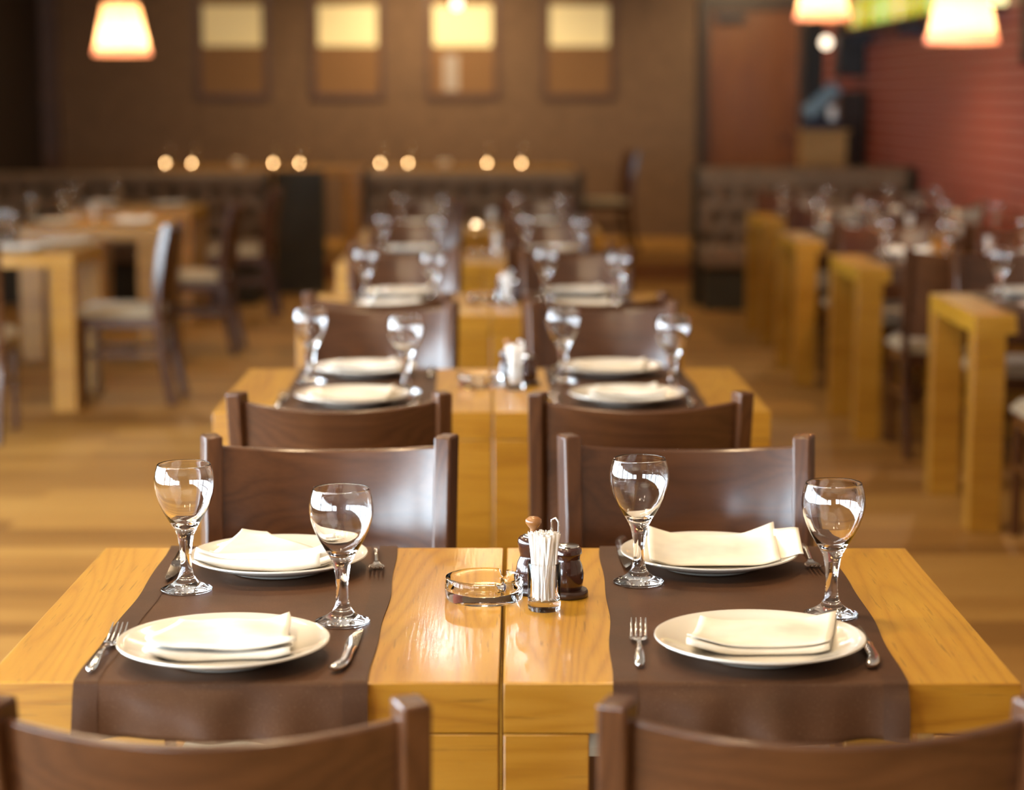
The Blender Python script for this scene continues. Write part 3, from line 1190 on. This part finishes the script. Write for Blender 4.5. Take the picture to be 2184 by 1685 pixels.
towards(FORK, 0.181, 2.598, 0.193, 2.80, 'steel fork, handle towards the camera, near setting, ' + w[1], 'fork', 'central forks')
towards(KNIFE, 0.487, 2.590, 0.491, 2.80, 'steel knife partly under the near plate, ' + w[1], 'knife', 'central knives')
towards(FORK, 0.492, 3.325, 0.489, 3.12, 'steel fork, tines towards the camera, far setting, ' + w[1], 'fork', 'central forks')
towards(KNIFE, 0.196, 3.375, 0.203, 3.17, 'steel knife, blade towards the camera, far setting, ' + w[1], 'knife', 'central knives')
towards(FORK, -0.518, 2.578, -0.5145, 2.78, 'steel fork, handle towards the camera, near setting, ' + w[-1], 'fork', 'central forks')
towards(KNIFE, -0.198, 2.578, -0.192, 2.79, 'steel knife, handle towards the camera, near setting, ' + w[-1], 'knife', 'central knives')
towards(FORK, -0.199, 3.315, -0.185, 3.13, 'steel fork, tines towards the camera, far setting, ' + w[-1], 'fork', 'central forks')
towards(KNIFE, -0.507, 3.30, -0.496, 3.09, 'steel knife, blade towards the camera, far setting, ' + w[-1], 'knife', 'central knives')
condiments(P, 'front central row', 110, ash=(-0.029, 0.452), tum=(0.0585, 0.383), seed=2)

# line of tables along the red wall: five pairs seen end-on
WROWS = ['first', 'second', 'third', 'fourth']
WALLP = [Place(1.615, 7.02, -0.012), Place(1.555, 8.98, 0.0), Place(1.535, 10.72, 0.0), Place(1.585, 12.53, 0.0)]
for r, P in enumerate(WALLP):
    for c in (0, 1):
        if r == 0 and c == 1:
            continue
        tx = 0.325 + c * 0.656
        w2 = '%s row along the red wall, %s' % (WROWS[r], 'aisle table' if c == 0 else 'wall table')
        x, y = P.at(tx, 0)
        TABLE.put(x, y, 0, P.rot, 'oak table with square legs, ' + w2, 'table', 'oak tables by the red wall')
        RUNNERS[(r + c) % 2].put(x, y, 0, P.rot, 'dark brown table runner, ' + w2, 'table runner', 'runners by the red wall')
        for far in (0, 1):
            lay_setting(P, tx, bool(far), 100 + r * 10 + c * 3 + far, w2, (r + c + far) % 3, cutlery=False, group='red wall')
            cx, cy = P.at(tx + (0.075 if far and r == 0 else 0), (1.0 if r == 0 else 0.885) if far else -0.215)
            face = 'on the far side' if far else 'on the near side'
            CHAIR.put(cx, cy, 0, (pi if far else 0) + random.uniform(-.03, .03), 'dark wooden chair %s, %s' % (face, w2), 'chair', 'chairs by the red wall')
    if r:
        x, y = P.at(0.655, 0.40)
        TUMBLER.put(x, y, 0.75, 0, 'clear glass of toothpicks, %s row along the red wall' % WROWS[r], 'toothpick holder')
        tp_bundle(x, y, 0.75, 14, '%s row along the red wall' % WROWS[r], 60 + r)

# tables across the aisle, away from the red wall
LT = [Place(-2.325, 9.83, 0.0), Place(-2.30, 11.78, 0.0), Place(-2.42, 13.75, 0.0)]
LN = ['first table of the aisle line', 'second table of the aisle line', 'third table of the aisle line']
for r, P in enumerate(LT):
    w3 = LN[r]
    x, y = P.at(0, 0)
    o = TABLE.put(x, y, 0, 0, 'oak table with square legs, ' + w3, 'table', 'oak tables across the aisle')
    o.scale = (0.80 / 0.65 if r else 1.0, 1, 1)
    if r == 0:
        pl = [(0.055, 0.19), (0.175, 0.60)]
        gs = [(-0.06, 0.42), (-0.16, 0.62)]
    elif r == 1:
        pl = [(-0.27, 0.42), (0.18, 0.40)]
        gs = [(-0.37, 0.22), (-0.27, 0.62)]
    else:
        pl = [(-0.25, 0.40), (0.20, 0.40)]
        gs = [(-0.37, 0.10), (-0.10, 0.10)]
    for q, ((ax, ay), (bx, by)) in enumerate(zip(pl, gs)):
        end = ('near', 'far')[q] if r == 0 else ('wall', 'aisle')[q]
        x, y = P.at(ax, ay)
        PLATE.put(x, y, 0.75, 0, 'white dinner plate on the %s end, %s' % (end, w3), 'plate', 'aisle plates')
        NAPKINS[(r + q) % 3].put(x, y, 0.75, 0.3 * q, 'folded white napkin on the %s end plate, %s' % (end, w3), 'napkin', 'aisle napkins')
        x, y = P.at(bx, by)
        GLASS.put(x, y, 0.75, q, 'empty wine glass by the %s end plate, %s' % (end, w3), 'wine glass', 'aisle wine glasses')
    if r == 1:
        x, y = P.at(-0.05, 0.42)
        TUMBLER.put(x, y, 0.75, 0, 'clear glass of toothpicks, ' + w3, 'toothpick holder')
        tp_bundle(x, y, 0.75, 14, w3, 77)
CHAIR.put(-1.835, 10.22, 0, pi / 2, 'dark wooden chair with beige seat at the end of the first aisle table', 'chair')
CHAIR.put(-1.78, 12.19, 0, pi / 2, 'dark wooden chair with beige seat at the end of the second aisle table', 'chair')
CHAIR.put(-1.76, 14.18, 0, pi / 2, 'dark wooden chair beside the third aisle table before the tufted bench', 'chair')
CHAIR.put(-2.34, 9.12, 0, 0, 'dark wooden chair at the near side of the first aisle table', 'chair')


# ------------------------------------------------------------------ tufted benches and the raised end of the room
def banquette(x0, x1, y, top, label, seat=True, mat='banquette', rows=(0.78, 0.62, 0.46)):
    b_ = empty('banquette', ((x0 + x1) / 2, y, 0))
    hw = (x1 - x0) / 2
    nb = max(4, round((x1 - x0) / 0.16))
    bt = [(-hw + (i + 0.5 + 0.5 * (k % 2)) * 2 * hw / nb, z) for k, z in enumerate(rows) for i in range(nb) if -hw + (i + 0.5 + 0.5 * (k % 2)) * 2 * hw / nb < hw - 0.05]

    def fn(u, v):
        x = -hw + 2 * hw * u
        z = 0.40 + (top - 0.40) * v
        d = 0.0
        for bx, bz in bt:
            q = ((x - bx) ** 2 + (z - bz) ** 2)
            if q < 0.02:
                d += 0.07 * math.exp(-q / 0.0020)
        e = min(1, min(v, 1 - v) / 0.08, min(u, 1 - u) / 0.03)
        return (x, -0.06 * sqrt(max(0, 1 - (1 - e) ** 2)) + d, z)
    back = MB().grid(int(hw * 2 / 0.025), 26, fn)
    back.box(-hw, hw, 0.0, 0.14, 0.0, top)
    back.build('backrest', mat, b_, smooth=60)
    bm_ = MB()
    for bx, bz in bt:
        bm_.lathe([(0, -0.008), (0.020, -0.006), (0.026, 0), (0.020, 0.006), (0, 0.008)], 12, (bx, -0.002, bz))
    bm_.build('buttons', 'black', b_, smooth=180)
    if seat:
        MB().box(-hw, hw, -0.52, -0.04, 0.30, 0.45).build('seat', mat, b_, bevel=0.03, bseg=3)
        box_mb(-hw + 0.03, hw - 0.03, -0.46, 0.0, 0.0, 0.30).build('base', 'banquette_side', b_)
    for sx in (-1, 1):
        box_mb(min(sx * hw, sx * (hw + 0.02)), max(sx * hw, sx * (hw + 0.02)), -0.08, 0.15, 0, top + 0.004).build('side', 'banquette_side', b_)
    tag(b_, label, 'bench')
    return b_


banquette(-4.2, -1.70, 15.5, 0.93, 'long dark brown tufted bench below the raised tables, past the aisle chairs')
banquette(-0.98, 0.62, 15.6, 0.93, 'dark olive tufted bench behind the fifth central row', mat='banquette')
banquette(1.42, 2.95, 15.0, 0.985, 'brown tufted bench below the wooden counter beside the red wall')
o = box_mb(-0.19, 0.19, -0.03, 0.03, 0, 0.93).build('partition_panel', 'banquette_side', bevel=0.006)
o.location = (-1.50, 15.9, 0)
tag(o, 'dark olive upright panel between the two tufted benches', 'panel')

RP = [Place(-1.975, 17.42, 0.0, 0.15), Place(-0.20, 17.42, 0.0, 0.15)]
for r, P in enumerate(RP):
    nm = 'raised table by the dark corner' if r == 0 else 'raised table below the middle pictures'
    for c, sc in ((-1, 1), (1, 1)):
        x, y = P.at(c * 0.42, 0)
        sd = 'door side' if c > 0 else 'corner side'
        o = TABLE.put(x, y, 0.15, 0, 'oak table on the platform, %s, %s' % (nm, sd), 'table', 'raised oak tables')
        o.scale = (0.83 / 0.65, 1, 1)
    for q, xx in enumerate(((-0.80, -0.58, 0.105, 0.325), (-0.77, -0.535, 0.13, 0.42))[r]):
        x, y = P.at(xx, 0.38)
        GLASS.put(x, y, 0.90, q, 'empty wine glass, %s from the corner on the %s' % (('first', 'second', 'third', 'fourth')[q], nm), 'wine glass', 'raised wine glasses')
    x, y = P.at((-0.225, -0.25)[r], 0.38)
    bo = MB().lathe([(0, 0.001), (0.03, 0), (0.034, 0.004), (0.05, 0.03), (0.055, 0.055), (0.053, 0.056), (0.047, 0.03), (0.03, 0.008), (0, 0.008)], 32).build('bowl', 'napkin', smooth=60)
    bo.location = (x, y, 0.90)
    tag(bo, 'small pale bowl between wine glasses on the ' + nm, 'bowl')
o = CHAIR.put(0.90, 17.9, 0.15, pi / 2 + 0.15, 'wooden chair on the platform at the end of the raised tables', 'chair')

# counter with a till beside the red wall
co = empty('service_counter', (2.50, 16.2, 0))
box_mb(-0.17, 0.17, -0.14, 0.14, 0.0, 1.21).build('cabinet', 'ochre_wood', co, bevel=0.004)
box_mb(-0.19, 0.19, -0.16, 0.16, 1.21, 1.235).build('worktop', 'ochre_wood', co, bevel=0.004)
tag(co, 'pale wooden counter box behind the tufted bench, till on top', 'counter')
tl = empty('till', (2.48, 16.2, 1.235))
box_mb(-0.15, 0.15, -0.11, 0.11, 0, 0.07).build('base', 'navy', tl, bevel=0.012)
MB().tube([(0.04, 0, 0.06), (0.05, 0.0, 0.17)], 0.025).build('neck', 'black', tl, smooth=60)
sc_ = MB().box(-0.16, 0.16, -0.018, 0.018, -0.06, 0.06).build('screen', 'screen_blue', tl, bevel=0.01)
sc_.location = (0.01, -0.01, 0.22)
sc_.rotation_euler = (radians(-25), radians(-42), 0)
rc = box_mb(-0.03, 0.03, -0.015, 0.015, -0.05, 0.05).build('card_reader', 'paper', tl, bevel=0.008)
rc.location = (0.085, -0.06, 0.125)
tag(tl, 'dark till with a tilted blue grey screen on the wooden counter', 'till')

cb = empty('cupboard', (2.88, 17.4, 0.15))
box_mb(-0.10, 0.10, -0.35, 0.35, 0, 1.38).build('body', 'door_frame', cb, bevel=0.004)
box_mb(-0.112, -0.10, -0.34, -0.005, 0.02, 1.36).build('door', 'dark_frame', cb, bevel=0.003)
box_mb(-0.112, -0.10, 0.005, 0.34, 0.02, 1.36).build('door', 'dark_frame', cb, bevel=0.003)
tag(cb, 'narrow dark wooden cupboard standing against the red wall', 'cupboard')
sp = empty('wall_speaker', (2.89, 17.35, 1.86))
box_mb(-0.10, 0.11, -0.16, 0.16, -0.21, 0.21).build('cabinet', 'black', sp, bevel=0.012)
box_mb(-0.11, -0.10, -0.14, 0.14, -0.19, 0.19).build('grille', 'metal_dark', sp, bevel=0.003)
tag(sp, 'black box speaker mounted high on the red wall above the cupboard', 'speaker')
wl = empty('wall_lamp', (2.78, 17.9, 1.94))
MB().lathe([(0, -0.05), (0.03, -0.04), (0.05, 0), (0.03, 0.04), (0, 0.05)], 24).build('globe', 'small_bulb', wl, smooth=180)
MB().tube([(0.045, 0, 0), (0.235, 0, 0)], 0.012).build('bracket', 'metal_dark', wl, smooth=60)
tag(wl, 'small glowing globe lamp on a bracket beside the dark column', 'lamp')

# lit bottle shelf high on the red wall
bs = empty('bottle_shelf', (2.9, 14.9, 2.02))
box_mb(-0.12, 0.097, -2.4, 2.4, -0.03, 0.0).build('board', 'metal_dark', bs)
for yy in (-2.0, 0.0, 2.0):
    box_mb(-0.08, 0.097, yy - 0.01, yy + 0.01, -0.11, -0.03).build('bracket', 'metal_dark', bs)
tag(bs, 'long dark shelf holding bottles high on the red wall', 'shelf')
lb = box_mb(-0.02, 0.02, -2.4, 2.4, 0.0, 0.42).build('light_box', 'shelf_light')
lb.location = (2.978, 14.9, 2.021)
tag(lb, 'glowing yellow green light box behind the bottles on the red wall', 'light box')


def make_bottle(k):
    return lambda: MB().lathe([(0, 0), (0.034, 0), (0.037, 0.004), (0.037, 0.17), (0.030, 0.20), (0.015, 0.225), (0.013, 0.285), (0.015, 0.287), (0.015, 0.30), (0, 0.30)], 24).build('bottle', 'bottle_' + k, smooth=50)


BOT = [(k, Kind(make_bottle(k))) for k in ('green', 'amber', 'pale')]
for i in range(22):
    yy = 12.65 + i * 0.21
    k, kd = BOT[(i * 7 + i // 3) % 3]
    kd.put(2.86, yy, 2.0205, 0, '%s glass bottle standing on the glowing shelf on the red wall' % k, 'bottle', '%s bottles on the lit shelf' % k)

# framed panel on the red wall near the camera end
fp = empty('framed_picture', (2.985, 11.5, 1.83))
box_mb(-0.02, 0.01, -0.5, 0.5, -0.16, 0.35).build('frame', 'black', fp, bevel=0.006)
box_mb(-0.024, -0.02, -0.44, 0.44, -0.10, 0.29).build('print', 'metal_dark', fp)
tag(fp, 'dark framed picture on the red wall above the second row', 'picture')

# four framed prints on the brown wall
PW = [-2.50, -1.415, -0.33, 0.77]
PNAME = ['the dark corner end', 'second from the dark corner', 'third from the dark corner', 'beside the door end']
for i, xx in enumerate(PW):
    f = empty('framed_picture', (xx, YB, 1.46))
    fm = MB()
    fm.box(-0.35, 0.35, -0.03, 0, 0, 0.055)
    fm.box(-0.35, 0.35, -0.03, 0, 0.985, 1.04)
    fm.box(-0.35, -0.295, -0.03, 0, 0.055, 0.985)
    fm.box(0.295, 0.35, -0.03, 0, 0.055, 0.985)
    fm.build('frame', 'dark_frame', f, bevel=0.004)
    box_mb(-0.295, 0.295, -0.016, -0.004, 0.055, 0.985).build('backing', 'print_brown', f)
    box_mb(-0.275, 0.275, -0.020, -0.016, 0.50, 0.88).build('print', 'print_cream', f)
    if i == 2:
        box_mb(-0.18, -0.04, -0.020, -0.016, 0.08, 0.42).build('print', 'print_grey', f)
    tag(f, 'framed brown picture with a bright cream print, %s' % PNAME[i], 'picture', 'framed pictures on the brown wall')


# ------------------------------------------------------------------ pendant lamps
def make_pendant():
    p = empty('pendant_lamp')
    sh_ = MB().lathe([(0.165, 0), (0.158, 0.045), (0.105, 0.29), (0.098, 0.297)], 48).build('lamp_shade', 'shade_cloth', p, smooth=180, solid=0.002)
    MB().lathe([(0.1672, -0.001), (0.1665, 0.02), (0.1598, 0.047)], 48).build('band', 'shade_band', sh_, smooth=180, solid=0.001)
    MB().lathe([(0, 0.10), (0.025, 0.11), (0.034, 0.135), (0.025, 0.165), (0.016, 0.19), (0, 0.195)], 24).build('bulb', 'bulb', p, smooth=180)
    MB().lathe([(0, 0.195), (0.020, 0.195), (0.020, 0.27), (0, 0.27)], 20).build('socket', 'metal_dark', p, smooth=50)
    sp_ = MB()
    for k in range(3):
        a = 2 * pi * k / 3
        sp_.tube([(0.012 * cos(a), 0.012 * sin(a), 0.262), (0.103 * cos(a), 0.103 * sin(a), 0.29)], 0.003, 6)
    sp_.build('spider', 'metal_dark', p, smooth=60)
    MB().lathe([(0.010, 0.27), (0.030, 0.31), (0.034, 0.36), (0.028, 0.40), (0.006, 0.41)], 24).build('glass_collar', 'glass', p, smooth=180)
    MB().tube([(0, 0, 0.262), (0, 0, 0.9)], 0.004).build('cord', 'black', p, smooth=60)
    return p


PEND = Kind(make_pendant)
for x, y, z, lab in ((-2.18, 12.3, 1.72, 'peach cone pendant lamp over the second aisle table'),
                     (2.14, 9.75, 1.725, 'large peach cone pendant lamp before the red wall'),
                     (1.97, 12.85, 1.945, 'higher peach cone pendant lamp before the wooden door')):
    o = PEND.put(x, y, z, 0, lab, 'pendant lamp')
    for ch in o.children:
        if ch.name.startswith('cord'):
            ch.scale = (1, 1, (ZC - z) / 0.9 if True else 1)
            ch.location = (0, 0, 0.262 * (1 - (ZC - z) / 0.9))
    add_light('pendant_bulb_light', 'POINT', (x, y, z + 0.08), 150, (1.0, 0.74, 0.46), 0.04)

# glowing cups added for warm dots of light on the raised tables

def make_glow_cup():
    t_ = empty('glow_cup')
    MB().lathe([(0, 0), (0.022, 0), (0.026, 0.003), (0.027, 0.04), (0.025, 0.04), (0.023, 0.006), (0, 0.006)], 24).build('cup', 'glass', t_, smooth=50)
    MB().lathe([(0, 0.0065), (0.019, 0.0065), (0.019, 0.02), (0, 0.02)], 20).build('cup_fill', 'paper', t_, smooth=50)
    MB().lathe([(0, 0.021), (0.0045, 0.026), (0.0055, 0.031), (0.003, 0.041), (0, 0.048)], 12).build('glow_core', 'glow_core', t_, smooth=180)
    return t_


GLOW_CUP = Kind(make_glow_cup)
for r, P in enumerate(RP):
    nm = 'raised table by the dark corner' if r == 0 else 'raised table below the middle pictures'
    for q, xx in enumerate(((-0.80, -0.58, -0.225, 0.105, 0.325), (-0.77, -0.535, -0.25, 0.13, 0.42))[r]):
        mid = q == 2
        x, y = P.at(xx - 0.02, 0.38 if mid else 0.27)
        GLOW_CUP.put(x, y, 0.909 if mid else 0.90, 0, 'added glowing cup %s, %s' % ('inside the pale bowl' if mid else 'by the %s glass' % ('first', 'second', '', 'third', 'fourth')[q], nm), 'candle', 'added glowing cups')

# bare bulb hanging over the raised tables
hb = empty('hanging_bulb', (-0.345, 18.0, 2.27))
MB().lathe([(0, -0.055), (0.03, -0.045), (0.045, -0.01), (0.03, 0.035), (0, 0.05)], 24).build('globe', 'small_bulb', hb, smooth=180)
MB().tube([(0, 0, 0.045), (0, 0, ZC - 2.27)], 0.006).build('cord', 'black', hb, smooth=60)
tag(hb, 'small bare glowing bulb hanging before the middle pictures', 'bulb')
